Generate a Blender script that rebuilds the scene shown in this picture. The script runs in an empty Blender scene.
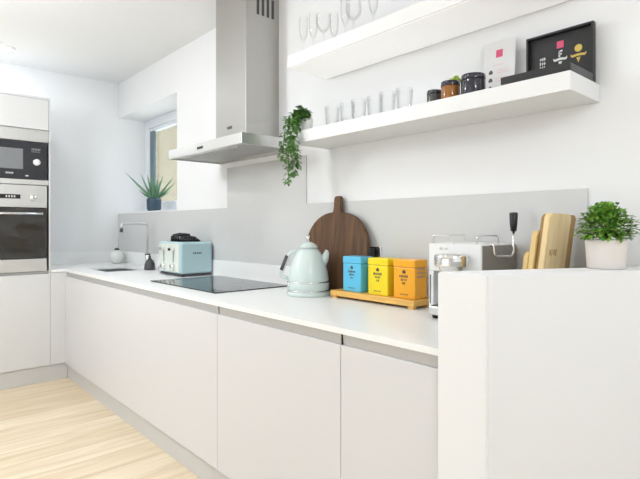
import bpy, bmesh, math, random
from mathutils import Vector, Matrix
random.seed(7)
C = bpy.context.scene
COL = C.collection
PI = math.pi

# ------------------------------------------------------------------ materials
def mat(name, color, rough=0.5, metal=0.0, noise=None, bump=None, spec=0.5, coat=0.0, trans=0.0, ior=1.45, aniso=None):
    """noise=(scale, amount, stretch xyz): mottles the base colour; bump=(scale, strength, stretch)"""
    m = bpy.data.materials.new(name); m.use_nodes = True
    nt = m.node_tree; b = nt.nodes['Principled BSDF']
    b.inputs['Base Color'].default_value = (*color, 1)
    b.inputs['Roughness'].default_value = rough
    b.inputs['Metallic'].default_value = metal
    b.inputs['Specular IOR Level'].default_value = spec
    b.inputs['Coat Weight'].default_value = coat
    b.inputs['Transmission Weight'].default_value = trans
    b.inputs['IOR'].default_value = ior
    def coords(st):
        tc = nt.nodes.new('ShaderNodeTexCoord'); mp = nt.nodes.new('ShaderNodeMapping')
        mp.inputs['Scale'].default_value = st
        nt.links.new(tc.outputs['Object'], mp.inputs['Vector']); return mp.outputs['Vector']
    if noise:
        n = nt.nodes.new('ShaderNodeTexNoise'); n.inputs['Scale'].default_value = noise[0]
        n.inputs['Detail'].default_value = 4
        nt.links.new(coords(noise[2] if len(noise) > 2 else (1,1,1)), n.inputs['Vector'])
        mx = nt.nodes.new('ShaderNodeMix'); mx.data_type = 'RGBA'
        a = noise[1]
        mx.inputs['A'].default_value = (*[max(0, c*(1-a)) for c in color], 1)
        mx.inputs['B'].default_value = (*[min(1, c*(1+a)) for c in color], 1)
        nt.links.new(n.outputs['Fac'], mx.inputs['Factor'])
        nt.links.new(mx.outputs['Result'], b.inputs['Base Color'])
    if bump:
        n = nt.nodes.new('ShaderNodeTexNoise'); n.inputs['Scale'].default_value = bump[0]
        n.inputs['Detail'].default_value = 3
        nt.links.new(coords(bump[2] if len(bump) > 2 else (1,1,1)), n.inputs['Vector'])
        bp = nt.nodes.new('ShaderNodeBump'); bp.inputs['Strength'].default_value = bump[1]
        bp.inputs['Distance'].default_value = 0.004
        nt.links.new(n.outputs['Fac'], bp.inputs['Height'])
        nt.links.new(bp.outputs['Normal'], b.inputs['Normal'])
    return m

def wood_mat(name, c1, c2, rough, stretch, scale=6):
    m = bpy.data.materials.new(name); m.use_nodes = True
    nt = m.node_tree; b = nt.nodes['Principled BSDF']
    b.inputs['Roughness'].default_value = rough
    tc = nt.nodes.new('ShaderNodeTexCoord'); mp = nt.nodes.new('ShaderNodeMapping')
    mp.inputs['Scale'].default_value = stretch
    n = nt.nodes.new('ShaderNodeTexNoise'); n.inputs['Scale'].default_value = scale
    n.inputs['Detail'].default_value = 6; n.inputs['Distortion'].default_value = 0.6
    r = nt.nodes.new('ShaderNodeValToRGB')
    r.color_ramp.elements[0].position = 0.3; r.color_ramp.elements[0].color = (*c1, 1)
    r.color_ramp.elements[1].position = 0.7; r.color_ramp.elements[1].color = (*c2, 1)
    nt.links.new(tc.outputs['Object'], mp.inputs['Vector']); nt.links.new(mp.outputs['Vector'], n.inputs['Vector'])
    nt.links.new(n.outputs['Fac'], r.inputs['Fac']); nt.links.new(r.outputs['Color'], b.inputs['Base Color'])
    return m

def floor_mat():
    m = bpy.data.materials.new('pale_oak_planks'); m.use_nodes = True
    nt = m.node_tree; b = nt.nodes['Principled BSDF']; L = nt.links.new
    b.inputs['Roughness'].default_value = 0.38
    tc = nt.nodes.new('ShaderNodeTexCoord'); mp = nt.nodes.new('ShaderNodeMapping')
    mp.inputs['Rotation'].default_value = (0, 0, PI/2)
    br = nt.nodes.new('ShaderNodeTexBrick')
    br.inputs['Color1'].default_value = (0.80, 0.655, 0.455, 1)
    br.inputs['Color2'].default_value = (0.90, 0.775, 0.595, 1)
    br.inputs['Mortar'].default_value = (0.60, 0.48, 0.33, 1)
    br.inputs['Scale'].default_value = 1.0
    br.inputs['Mortar Size'].default_value = 0.0016
    br.inputs['Brick Width'].default_value = 1.25
    br.inputs['Row Height'].default_value = 0.19
    br.offset = 0.37
    L(tc.outputs['Object'], mp.inputs['Vector']); L(mp.outputs['Vector'], br.inputs['Vector'])
    mp2 = nt.nodes.new('ShaderNodeMapping'); mp2.inputs['Scale'].default_value = (9, 0.8, 1)
    n = nt.nodes.new('ShaderNodeTexNoise'); n.inputs['Scale'].default_value = 2.2
    n.inputs['Detail'].default_value = 6; n.inputs['Distortion'].default_value = 0.8
    L(tc.outputs['Object'], mp2.inputs['Vector']); L(mp2.outputs['Vector'], n.inputs['Vector'])
    r = nt.nodes.new('ShaderNodeValToRGB')
    r.color_ramp.elements[0].position = 0.3; r.color_ramp.elements[0].color = (0.82, 0.77, 0.68, 1)
    r.color_ramp.elements[1].position = 0.65; r.color_ramp.elements[1].color = (1, 1, 1, 1)
    L(n.outputs['Fac'], r.inputs['Fac'])
    mx = nt.nodes.new('ShaderNodeMix'); mx.data_type = 'RGBA'; mx.blend_type = 'MULTIPLY'
    mx.inputs['Factor'].default_value = 1
    L(br.outputs['Color'], mx.inputs['A']); L(r.outputs['Color'], mx.inputs['B'])
    L(mx.outputs['Result'], b.inputs['Base Color'])
    return m

def glass_mat(name, tint=(0.96, 0.98, 0.98), gloss=0.6):
    m = bpy.data.materials.new(name); m.use_nodes = True
    nt = m.node_tree; nt.nodes.remove(nt.nodes['Principled BSDF'])
    out = nt.nodes['Material Output']
    t = nt.nodes.new('ShaderNodeBsdfTransparent'); t.inputs['Color'].default_value = (*tint, 1)
    g = nt.nodes.new('ShaderNodeBsdfGlossy'); g.inputs['Roughness'].default_value = 0.03
    f = nt.nodes.new('ShaderNodeFresnel'); f.inputs['IOR'].default_value = 1.45
    mu = nt.nodes.new('ShaderNodeMath'); mu.operation = 'MULTIPLY'; mu.inputs[1].default_value = gloss
    mx = nt.nodes.new('ShaderNodeMixShader')
    nt.links.new(f.outputs[0], mu.inputs[0]); nt.links.new(mu.outputs[0], mx.inputs[0])
    nt.links.new(t.outputs[0], mx.inputs[1]); nt.links.new(g.outputs[0], mx.inputs[2])
    nt.links.new(mx.outputs[0], out.inputs['Surface'])
    return m

def emit_mat(name, color, strength):
    m = bpy.data.materials.new(name); m.use_nodes = True
    b = m.node_tree.nodes['Principled BSDF']
    b.inputs['Base Color'].default_value = (*color, 1)
    b.inputs['Emission Color'].default_value = (*color, 1)
    b.inputs['Emission Strength'].default_value = strength
    return m

M = dict(
    wall=mat('white_wall_paint', (0.84, 0.84, 0.845), 0.75, noise=(3, 0.01), bump=(180, 0.04)),
    ceil=mat('white_ceiling_paint', (0.86, 0.86, 0.86), 0.85, noise=(2, 0.01)),
    floor=floor_mat(),
    unit=mat('white_matt_cabinet_fronts', (0.71, 0.70, 0.705), 0.34, noise=(1.2, 0.012)),
    tall=mat('white_tall_unit_fronts', (0.70, 0.695, 0.69), 0.35, noise=(1.2, 0.01)),
    shelf=mat('white_shelf_lacquer', (0.79, 0.79, 0.79), 0.4, noise=(2, 0.01)),
    quartz=mat('white_quartz', (0.90, 0.90, 0.89), 0.35, noise=(160, 0.03)),
    rail=mat('satin_aluminium_rail', (0.50, 0.495, 0.49), 0.42, 0.3, noise=(40, 0.05, (1, 30, 30))),
    plinth=mat('grey_plinth', (0.63, 0.62, 0.61), 0.45, 0.1, noise=(6, 0.03)),
    splash=mat('grey_back_painted_glass', (0.63, 0.63, 0.622), 0.10, noise=(0.8, 0.015), coat=0.2),
    steel=mat('brushed_steel', (0.49, 0.48, 0.46), 0.36, 1.0, noise=(60, 0.06, (0.3, 0.3, 14)), bump=(90, 0.05, (0.3, 0.3, 14))),
    steel_h=mat('brushed_steel_horizontal', (0.70, 0.695, 0.68), 0.34, 1.0, noise=(60, 0.05, (14, 0.3, 14))),
    steel_d=mat('grey_steel_side', (0.36, 0.355, 0.34), 0.42, 0.6, noise=(40, 0.05)),
    mesh=mat('hood_grease_filter', (0.60, 0.60, 0.59), 0.45, 0.9, noise=(160, 0.2, (1, 6, 1))),
    chrome=mat('chrome', (0.80, 0.80, 0.80), 0.08, 1.0, noise=(5, 0.01)),
    black=mat('black_plastic', (0.018, 0.018, 0.02), 0.35, noise=(30, 0.1)),
    dark=mat('dark_gap', (0.01, 0.01, 0.01), 0.7, noise=(20, 0.1)),
    bglass=mat('black_glass', (0.012, 0.014, 0.017), 0.05, noise=(3, 0.1), coat=0.3),
    hobglass=mat('dark_hob_glass', (0.02, 0.022, 0.025), 0.045, noise=(3, 0.1), coat=0.0),
    mwglass=mat('microwave_front_glass', (0.030, 0.031, 0.036), 0.10, noise=(3, 0.1)),
    mwwin=mat('microwave_window_mesh', (0.22, 0.225, 0.235), 0.2, noise=(200, 0.15)),
    ovenglass=mat('oven_door_glass', (0.03, 0.027, 0.024), 0.05, noise=(2, 0.2), coat=0.4),
    white=mat('white_plastic', (0.82, 0.82, 0.81), 0.35, noise=(20, 0.01)),
    upvc=mat('white_window_frame', (0.80, 0.83, 0.87), 0.3, noise=(20, 0.01)),
    gasket=mat('grey_blue_sash', (0.13, 0.18, 0.21), 0.4, noise=(20, 0.05)),
    pale_blue=mat('pale_blue_enamel', (0.47, 0.66, 0.70), 0.22, noise=(3, 0.03), coat=0.4),
    mint=mat('pale_mint_enamel', (0.655, 0.745, 0.72), 0.25, noise=(3, 0.03), coat=0.4),
    cream_panel=mat('pale_green_front_panel', (0.70, 0.75, 0.67), 0.25, noise=(3, 0.03), coat=0.3),
    walnut=wood_mat('dark_walnut', (0.070, 0.030, 0.011), (0.155, 0.076, 0.031), 0.65, (8, 8, 0.9), 5),
    bamboo=wood_mat('bamboo', (0.76, 0.54, 0.25), (0.88, 0.70, 0.40), 0.5, (14, 14, 0.8), 4),
    bamboo_edge=wood_mat('bamboo_mid', (0.72, 0.49, 0.18), (0.82, 0.61, 0.28), 0.5, (14, 14, 0.8), 4),
    brown=wood_mat('brown_wood', (0.34, 0.20, 0.07), (0.46, 0.28, 0.10), 0.55, (14, 14, 0.8), 4),
    traywood=wood_mat('golden_tray_wood', (0.78, 0.42, 0.085), (0.90, 0.55, 0.16), 0.5, (0.8, 12, 12), 5),
    tin_blue=mat('sky_blue_tin', (0.12, 0.53, 0.78), 0.32, noise=(6, 0.03)),
    tin_yellow=mat('yellow_tin', (0.90, 0.70, 0.015), 0.32, noise=(6, 0.03)),
    tin_orange=mat('orange_tin', (0.92, 0.42, 0.02), 0.32, noise=(6, 0.03)),
    ink=mat('dark_print', (0.10, 0.085, 0.075), 0.6, noise=(20, 0.1)),
    ink_soft=mat('grey_print', (0.28, 0.27, 0.27), 0.6, noise=(20, 0.1)),
    pink=mat('pink_red_print', (0.72, 0.10, 0.20), 0.6, noise=(20, 0.05)),
    pinkline=mat('pale_pink_print', (0.80, 0.55, 0.55), 0.6, noise=(20, 0.05)),
    paper=mat('white_card', (0.74, 0.73, 0.72), 0.7, noise=(20, 0.02)),
    silver=mat('pale_print', (0.72, 0.71, 0.68), 0.5, noise=(20, 0.05)),
    gold=mat('gold_print', (0.66, 0.47, 0.10), 0.45, noise=(20, 0.05)),
    boxblack=mat('black_box_card', (0.022, 0.021, 0.022), 0.5, noise=(30, 0.15)),
    boxedge=mat('dark_grey_box_edge', (0.075, 0.072, 0.08), 0.45, noise=(30, 0.1)),
    jar_dark=mat('dark_glass_jar', (0.030, 0.027, 0.040), 0.12, noise=(10, 0.2), coat=0.4),
    jar_amber=mat('amber_glass_jar', (0.30, 0.115, 0.02), 0.12, noise=(8, 0.35), coat=0.4),
    jar_grey=mat('smoked_glass_jar', (0.075, 0.075, 0.07), 0.15, noise=(10, 0.2), coat=0.3),
    leaf=mat('green_leaf', (0.10, 0.27, 0.045), 0.45, noise=(40, 0.4)),
    leaf2=mat('bright_herb_leaf', (0.20, 0.39, 0.05), 0.45, noise=(30, 0.5)),
    vine=mat('trailing_leaf', (0.14, 0.31, 0.075), 0.45, noise=(50, 0.45)),
    lime=mat('lime_leaf', (0.50, 0.62, 0.12), 0.5, noise=(40, 0.3)),
    aloe=mat('aloe_leaf', (0.11, 0.235, 0.13), 0.45, noise=(30, 0.35, (1, 1, 3))),
    soil=mat('potting_soil', (0.04, 0.028, 0.02), 0.9, noise=(80, 0.5)),
    navy=mat('navy_glazed_pot', (0.025, 0.06, 0.10), 0.25, noise=(10, 0.2), coat=0.3),
    potpink=mat('blush_white_pot', (0.80, 0.74, 0.70), 0.6, noise=(8, 0.05)),
    potwhite=mat('white_ceramic', (0.82, 0.82, 0.80), 0.3, noise=(8, 0.02)),
    frost=mat('pearl_glass', (0.74, 0.76, 0.73), 0.12, noise=(8, 0.03), coat=0.4),
    sinkm=mat('sink_steel', (0.50, 0.51, 0.53), 0.3, 1.0, noise=(40, 0.05)),
    glass=glass_mat('clear_glass', (0.992, 0.993, 0.993), 0.3),
    pane=glass_mat('window_glass', (0.93, 0.96, 0.97), 0.5),
    brick=None,
    led=emit_mat('led_panel', (0.86, 0.86, 0.86), 0.27),  # glow put into the upper shelf's underside to lift its tone
    lamp=emit_mat('downlight_lens', (1.0, 0.98, 0.95), 5.0),
    paving=mat('pale_paving', (0.62, 0.60, 0.56), 0.9, noise=(4, 0.1)),
)

def brick_mat():
    m = bpy.data.materials.new('buff_brick'); m.use_nodes = True
    nt = m.node_tree; b = nt.nodes['Principled BSDF']; b.inputs['Roughness'].default_value = 0.85
    tc = nt.nodes.new('ShaderNodeTexCoord'); mp = nt.nodes.new('ShaderNodeMapping')
    mp.inputs['Rotation'].default_value = (PI/2, 0, 0)
    br = nt.nodes.new('ShaderNodeTexBrick')
    br.inputs['Color1'].default_value = (0.30, 0.22, 0.10, 1); br.inputs['Color2'].default_value = (0.42, 0.34, 0.18, 1)
    br.inputs['Mortar'].default_value = (0.36, 0.33, 0.27, 1); br.inputs['Scale'].default_value = 1
    br.inputs['Mortar Size'].default_value = 0.01; br.inputs['Brick Width'].default_value = 0.225; br.inputs['Row Height'].default_value = 0.075
    nt.links.new(tc.outputs['Object'], mp.inputs['Vector']); nt.links.new(mp.outputs['Vector'], br.inputs['Vector'])
    nt.links.new(br.outputs['Color'], b.inputs['Base Color'])
    return m
M['brick'] = brick_mat()

# ------------------------------------------------------------------ mesh helpers
def NB(): return bmesh.new()

def box(bm, x0, x1, y0, y1, z0, z1, bev=0.0, seg=2):
    r = bmesh.ops.create_cube(bm, size=1)
    vs = r['verts']
    for v in vs:
        v.co.x = x0 + (v.co.x + .5)*(x1-x0); v.co.y = y0 + (v.co.y + .5)*(y1-y0); v.co.z = z0 + (v.co.z + .5)*(z1-z0)
    if bev > 0:
        es = list({e for v in vs for e in v.link_edges})
        bmesh.ops.bevel(bm, geom=es, offset=bev, segments=seg, affect='EDGES', profile=0.5)
    return bm

def prism(bm, poly, z0, z1, bev=0.0, axis='z'):
    def P(a, b, h):
        return (a, b, h) if axis == 'z' else ((a, h, b) if axis == 'y' else (h, a, b))
    lo = [bm.verts.new(P(a, b, z0)) for a, b in poly]; hi = [bm.verts.new(P(a, b, z1)) for a, b in poly]
    n = len(poly); fs = [bm.faces.new(lo[::-1]), bm.faces.new(hi)]
    for i in range(n):
        fs.append(bm.faces.new((lo[i], lo[(i+1) % n], hi[(i+1) % n], hi[i])))
    bmesh.ops.recalc_face_normals(bm, faces=fs)
    if bev:
        es = list({e for f in fs for e in f.edges})
        bmesh.ops.bevel(bm, geom=es, offset=bev, segments=2, affect='EDGES')
    return bm

def lathe(bm, prof, cx=0, cy=0, cz=0, seg=32, axis='z'):
    rings = []
    for r, z in prof:
        ring = []
        if r < 1e-6:
            ring = [bm.verts.new((0, 0, z))]
        else:
            for i in range(seg):
                a = 2*PI*i/seg
                ring.append(bm.verts.new((r*math.cos(a), r*math.sin(a), z)))
        rings.append(ring)
    fs = []
    for a, b in zip(rings, rings[1:]):
        if len(a) == 1 and len(b) == 1: continue
        for i in range(seg):
            j = (i+1) % seg
            if len(a) == 1: fs.append(bm.faces.new((a[0], b[j], b[i])))
            elif len(b) == 1: fs.append(bm.faces.new((a[i], a[j], b[0])))
            else: fs.append(bm.faces.new((a[i], a[j], b[j], b[i])))
    if len(rings[0]) > 1 and len(rings[-1]) > 1 and (prof[0] != prof[-1]):
        fs.append(bm.faces.new(rings[0][::-1])); fs.append(bm.faces.new(rings[-1]))
    vs = [v for r in rings for v in r]
    for v in vs:
        x, y, z = v.co
        if axis == 'y': v.co = (cx + x, cy - z, cz + y)     # axis points to -y
        elif axis == 'x': v.co = (cx + z, cy + x, cz + y)
        else: v.co = (cx + x, cy + y, cz + z)
    bmesh.ops.recalc_face_normals(bm, faces=fs)
    for f in fs: f.smooth = True
    return bm

def tube(bm, pts, r, seg=10, radii=None):
    pts = [Vector(p) for p in pts]; n = len(pts); rings = []
    up = None
    for i, p in enumerate(pts):
        d = (pts[min(i+1, n-1)] - pts[max(i-1, 0)]).normalized()
        if up is None:
            up = Vector((0, 0, 1)) if abs(d.z) < 0.9 else Vector((1, 0, 0))
        a = d.cross(up)
        if a.length < 1e-5: a = d.cross(Vector((0, 1, 0.01)))
        a.normalize(); b = a.cross(d).normalized(); up = b
        rr = radii[i] if radii else r
        rings.append([bm.verts.new(p + a*rr*math.cos(2*PI*k/seg) + b*rr*math.sin(2*PI*k/seg)) for k in range(seg)])
    fs = []
    for s, t in zip(rings, rings[1:]):
        for k in range(seg): fs.append(bm.faces.new((s[k], s[(k+1) % seg], t[(k+1) % seg], t[k])))
    fs.append(bm.faces.new(rings[0][::-1])); fs.append(bm.faces.new(rings[-1]))
    bmesh.ops.recalc_face_normals(bm, faces=fs)
    for f in fs: f.smooth = True
    return bm

def arc_pts(pts, rad, n=5):
    """round the corners of a polyline"""
    pts = [Vector(p) for p in pts]; out = [pts[0]]
    for a, b, c in zip(pts, pts[1:], pts[2:]):
        u = (a-b).normalized(); w = (c-b).normalized()
        r = min(rad, (a-b).length*.45, (c-b).length*.45)
        p0 = b+u*r; p1 = b+w*r
        for i in range(n+1):
            t = i/n
            out.append(p0*(1-t)**2 + b*2*t*(1-t) + p1*t*t)
    out.append(pts[-1]); return out

def leaf(bm, base, d, length, width, droop=0.2, fold=0.15, up=Vector((0, 0, 1))):
    d = d.normalized(); s = d.cross(up)
    if s.length < 1e-4: s = Vector((1, 0, 0))
    s.normalize(); nrm = s.cross(d).normalized()
    rows = []
    for t, w in ((0, .25), (.3, .9), (.65, .85), (1, .08)):
        c = base + d*length*t - Vector((0, 0, 1))*droop*length*t*t
        rows.append((bm.verts.new(c - s*width*w*.5 + nrm*fold*width*w), bm.verts.new(c), bm.verts.new(c + s*width*w*.5 + nrm*fold*width*w)))
    for a, b in zip(rows, rows[1:]):
        for k in (0, 1):
            f = bm.faces.new((a[k], a[k+1], b[k+1], b[k])); f.smooth = True

def scribble(bm, x, z, w, h, y, n, rnd, th=0.0004):
    """a line of small unreadable print in the xz plane, proud of the surface at y (towards -y)"""
    u = x - w/2
    step = w/n
    for i in range(n):
        ww = step*rnd.uniform(.45, .8); hh = h*rnd.uniform(.6, 1)
        box(bm, u, u+ww, y-th, y, z-hh/2, z+hh/2)
        if rnd.random() < .5: box(bm, u, u+step*.95, y-th, y, z-hh*.1, z+hh*.1)
        u += step

# ------------------------------------------------------------------ scene helpers
def obj(name, bm, material, parent=None, loc=None, smooth=False):
    me = bpy.data.meshes.new(name); bm.to_mesh(me); bm.free()
    me.materials.append(material)
    if smooth:
        for p in me.polygons: p.use_smooth = True
    o = bpy.data.objects.new(name, me); COL.objects.link(o)
    if parent: o.parent = parent
    if loc: o.location = loc
    return o

def thing(name, label, cat, loc=(0, 0, 0), rotz=0, group=None):
    o = bpy.data.objects.new(name, None); COL.objects.link(o)
    o.empty_display_size = 0.05
    o.location = loc; o.rotation_euler = (0, 0, rotz)
    o['label'] = label; o['category'] = cat
    if group: o['group'] = group
    return o

def tag(o, label, cat, group=None):
    o['label'] = label; o['category'] = cat
    if group: o['group'] = group
    return o

def struct(name, bm, m, label=None, cat=None, parent=None):
    o = obj(name, bm, m, parent)
    if parent is None:
        o['kind'] = 'structure'
        if label: o['label'] = label
        if cat: o['category'] = cat
    return o

# ------------------------------------------------------------------ key dimensions
YW = 1.87            # long wall face
XF = -5.14           # far wall face
XT = -4.51           # front of tall unit
YC = 1.205           # cabinet fronts
ZW0, ZW = 0.884, 0.905   # worktop
ZC = 2.70

# ------------------------------------------------------------------ the setting
XR = 2.2; YF = -3.0
struct('floor', box(NB(), XF-0.3, XR, -3.2, YW+0.36, -0.06, 0), M['floor'], 'pale oak plank floor running towards the white cabinets', 'floor')
struct('ceiling', box(NB(), XF-0.3, XR, -3.2, YW+0.36, ZC, ZC+0.1), M['ceil'], 'plain white ceiling', 'ceiling')
struct('wall_left', box(NB(), XF-0.3, XF, -3.2, YW+0.34, 0, ZC), M['wall'], 'plain white end wall behind the oven unit', 'wall')
struct('wall_right', box(NB(), XR, XR+0.2, YF-0.2, YW+0.36, 0, ZC), M['wall'], 'plain white wall behind the viewer', 'wall')
bm = NB()                                                       # wall opposite the kitchen run, with a wide glazed opening to the garden
box(bm, XF, -3.6, YF-0.2, YF, 0, ZC); box(bm, 0.2, XR, YF-0.2, YF, 0, ZC); box(bm, -3.6, 0.2, YF-0.2, YF, 2.3, ZC)
struct('wall_front', bm, M['wall'], 'white wall with a wide garden opening opposite the worktop', 'wall')
# long wall with a deep window opening
WX0, WX1, WZ0, WZ1 = XF, -3.847, 1.387, 2.355
bm = NB()
T = 0.36
box(bm, XF, WX1, YW, YW+T, 0, WZ0)
box(bm, XF, WX1, YW, YW+T, WZ1, ZC)
box(bm, WX1, XR, YW, YW+T, 0, ZC)
struct('wall_back', bm, M['wall'], 'long white wall with shelves, splashback and a deep window recess', 'wall')
# window
w = obj('window_1', NB(), M['upvc']); w['kind'] = 'structure'; w['label'] = 'white framed window in the deep recess beside the cooker hood'; w['category'] = 'window'
def ring(x0, x1, z0, z1, t, y0, y1):
    b = NB()
    box(b, x0, x0+t, y0, y1, z0, z1, .004); box(b, x1-t, x1, y0, y1, z0, z1, .004)
    box(b, x0+t, x1-t, y0, y1, z0, z0+t, .004); box(b, x0+t, x1-t, y0, y1, z1-t, z1, .004)
    return b
WY = YW + 0.27
obj('window_frame', ring(WX0, WX1, WZ0, WZ1, 0.085, WY, WY+0.07), M['upvc'], w)
obj('window_sash', ring(WX0+0.085, WX1-0.085, WZ0+0.085, WZ1-0.085, 0.035, WY+0.012, WY+0.06), M['upvc'], w)
obj('window_gasket', box(NB(), WX0+0.1205, WX0+0.205, WY+0.004, WY+0.029, WZ0+0.1205, WZ1-0.1205, .002), M['gasket'], w)['label'] = 'grey blue inner edge of the frame'
obj('window_pane', box(NB(), WX0+0.12, WX1-0.12, WY+0.03, WY+0.036, WZ0+0.12, WZ1-0.12), M['pane'], w)
obj('window_handle', box(NB(), WX1-0.108, WX1-0.09, WY-0.02, WY+0.012, 1.78, 1.90, .004), M['white'], w)
struct('trim_1', box(NB(), WX0+0.001, WX1-0.001, YW-0.004, WY-0.001, WZ0, WZ0+0.012, .002), M['white'], 'white window sill under the aloe plant', 'window sill')

# half height partition at the right, running back to the long wall at a slant
A = (-0.837, 1.19); B = (-0.6825, 1.19); B2 = (-0.346, YW-0.001); A2 = (-0.504, YW-0.001)
ZP = 1.126
struct('wall_partition', prism(NB(), [A, B, B2, A2], 0, ZP, 0.004), M['wall'], 'half height white partition at the end of the worktop', 'wall')

# outside the window
o = struct('ground_outside', box(NB(), -22, 2, YW+0.37, 8, -0.1, 0.0), M['paving'], 'pale paving outside the window', 'ground')
bm = NB(); box(bm, -22, -5, 7.0, 7.3, 0, 4.8); box(bm, -22, -4.95, 6.96, 7.34, 4.8, 4.9)
tag(obj('neighbour_wall', bm, M['brick']), 'buff brick wall of the neighbouring building seen through the window', 'wall')

# ------------------------------------------------------------------ tall oven unit
TY0, TY1 = 0.462, 1.092
ZT = 2.30
t = thing('tall_oven_cabinet', 'tall white cabinet housing the microwave and the oven at left', 'cabinet', (XT, (TY0+TY1)/2, 0))
hw = (TY1-TY0)/2
bm = NB()
box(bm, -0.60, -0.002, -hw, -hw+0.018, 0.13, ZT); box(bm, -0.60, -0.002, hw-0.010, hw, 0.13, ZT)
box(bm, -0.60, -0.002, -hw+0.018, hw-0.010, ZT-0.018, ZT)
for z in (0.13, 0.878, 1.605, 2.02):
    box(bm, -0.60, -0.022, -hw+0.018, hw-0.010, z, z+0.016)
box(bm, -0.615, -0.601, -hw, hw, 0.13, ZT)
obj('carcass', bm, M['tall'], t)
obj('upper_door', box(NB(), -0.02, 0, -hw+0.020, hw-0.013, 2.036, ZT-0.020, .002), M['tall'], t)
obj('lower_door', box(NB(), -0.02, 0, -hw+0.002, hw-0.003, 0.132, 0.876, .002), M['tall'], t)
obj('filler_strip', box(NB(), -0.02, -0.004, -hw+0.020, hw-0.012, 1.935, 2.03, .002), M['steel_h'], t)['label'] = 'brushed steel strip above the microwave'
obj('filler_strip', box(NB(), -0.02, -0.004, -hw+0.020, hw-0.012, 1.59, 1.632, .002), M['steel_h'], t)['label'] = 'brushed steel strip below the microwave'

yc = (TY0+TY1)/2
oy = 0.288
t = thing('built_in_microwave', 'black built-in microwave above the oven in the tall cabinet', 'microwave', (XT, yc, 1.634))
obj('body', box(NB(), -0.40, -0.018, -oy+.01, oy-.01, 0.0, 0.29), M['black'], t)
obj('front_panel', box(NB(), -0.018, 0.006, -oy, oy, 0.002, 0.296, .003), M['mwglass'], t)
obj('window', box(NB(), 0.006, 0.008, -0.24, 0.118, 0.075, 0.235, .001), M['mwwin'], t)
kn = obj('knob', lathe(NB(), [(0, 0.0), (.026, 0), (.026, .012), (.022, .018), (0, .018)], 0.006, 0.213, 0.135, 20, 'x'), M['white'], t)
r_ = random.Random(3)
bm = NB()
for i in range(6):
    box(bm, 0.006, 0.0068, 0.178+i*.011, 0.184+i*.011, 0.228, 0.246)
    box(bm, 0.006, 0.0068, 0.178+i*.011, 0.183+i*.011, 0.214, 0.222)
obj('display', bm, M['ink_soft'], t)
bm = NB()
for i in range(5): box(bm, 0.006, 0.0068, 0.0+i*.011, 0.007+i*.011, 0.035, 0.047)
obj('maker_mark', bm, M['silver'], t)
bm = NB(); box(bm, 0.006, 0.0068, 0.135, 0.155, 0.02, 0.03)
obj('door_button', bm, M['silver'], t)

t = thing('built_in_oven', 'stainless steel oven with dark glass door in the tall cabinet', 'oven', (XT, yc, 0.897))
obj('body', box(NB(), -0.50, -0.02, -oy+.012, oy-.012, 0.0, 0.68), M['black'], t)
obj('control_panel', box(NB(), -0.02, 0.008, -oy, oy, 0.512, 0.688, .003), M['steel_h'], t)
for y in (0.185, -0.185):
    k = obj('knob', lathe(NB(), [(0, 0), (.027, 0), (.024, .022), (0, .022)], 0.008, y, 0.590, 20, 'x'), M['chrome'], t)
bm = NB(); box(bm, 0.008, 0.0095, -0.09, 0.10, 0.578, 0.612)
d = obj('timer_display', bm, M['black'], t)
bm = NB()
for i in range(4): box(bm, 0.0095, 0.0102, 0.0+i*.018, 0.010+i*.018, 0.588, 0.603)
obj('digits', bm, M['silver'], d)
dr = obj('oven_door', box(NB(), -0.02, 0.008, -oy, oy, 0.108, 0.508, .004), M['ovenglass'], t)
hb = NB(); tube(hb, [(0.045, -0.25, 0.462), (0.045, 0.25, 0.462)], 0.010)
tube(hb, [(0.006, -0.225, 0.462), (0.045, -0.225, 0.462)], 0.007); tube(hb, [(0.006, 0.225, 0.462), (0.045, 0.225, 0.462)], 0.007)
obj('handle', hb, M['chrome'], dr)
obj('door_base_trim', box(NB(), -0.02, 0.008, -oy, oy, 0.002, 0.104, .003), M['steel_h'], t)

# corner post and plinths
tag(obj('corner_post', box(NB(), 0, 0.02, 0, YC+0.015-1.0935, 0, ZW0-0.002-0.132, .0015), M['tall'], None, (XT-0.02, 1.0935, 0.132)),
    'narrow white filler panel between the oven cabinet and the long cabinet run', 'panel')
tag(obj('plinth', box(NB(), -0.016, 0, 0, 1.2235-0.30, 0, 0.128, .001), M['plinth'], None, (XT-0.012, 0.30, 0)),
    'short grey plinth under the tall oven cabinet', 'plinth')
tag(obj('plinth', box(NB(), XT-0.012, -0.842, 0, 0.016, 0, 0.118, .001), M['plinth'], None, (0, YC+0.02, 0)),
    'long grey plinth under the white base cabinets', 'plinth')

# ------------------------------------------------------------------ base cabinets (handleless)
ZD0, ZD1 = 0.120, 0.846
def base_cabinet(x0, x1, label, grp):
    t = thing('base_cabinet', label, 'cabinet', ((x0+x1)/2, YC, 0), 0, grp)
    h = (x1-x0)/2
    g = 0.0014
    bm = NB()
    box(bm, -h+.001, -h+.017, 0.022, 0.60, 0.121, ZW0-0.06); box(bm, h-.017, h-.001, 0.022, 0.60, 0.121, ZW0-0.06)
    box(bm, -h+.017, h-.017, 0.022, 0.60, 0.121, 0.137); box(bm, -h+.001, h-.001, 0.601, 0.609, 0.121, ZW0-0.06)
    obj('carcass', bm, M['unit'], t)
    obj('door', box(NB(), -h+g, h-g, 0, 0.02, ZD0, ZD1, .0015), M['unit'], t)
    bm = NB()
    prism(bm, [(0.006, ZW0-0.0005), (0.05, ZW0-0.0005), (0.05, ZD1-0.03), (0.024, ZD1-0.03), (0.024, ZD1-0.004), (0.008, ZD1+0.001)], -h+.006, h-.004, 0, 'x')
    obj('finger_rail', bm, M['rail'], t)['label'] = 'grey aluminium finger rail'
    obj('rail_joint', box(NB(), h-.0036, h-.0002, 0.022, 0.05, ZD1-0.03, ZW0-0.002), M['dark'], t)
    return t
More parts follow.
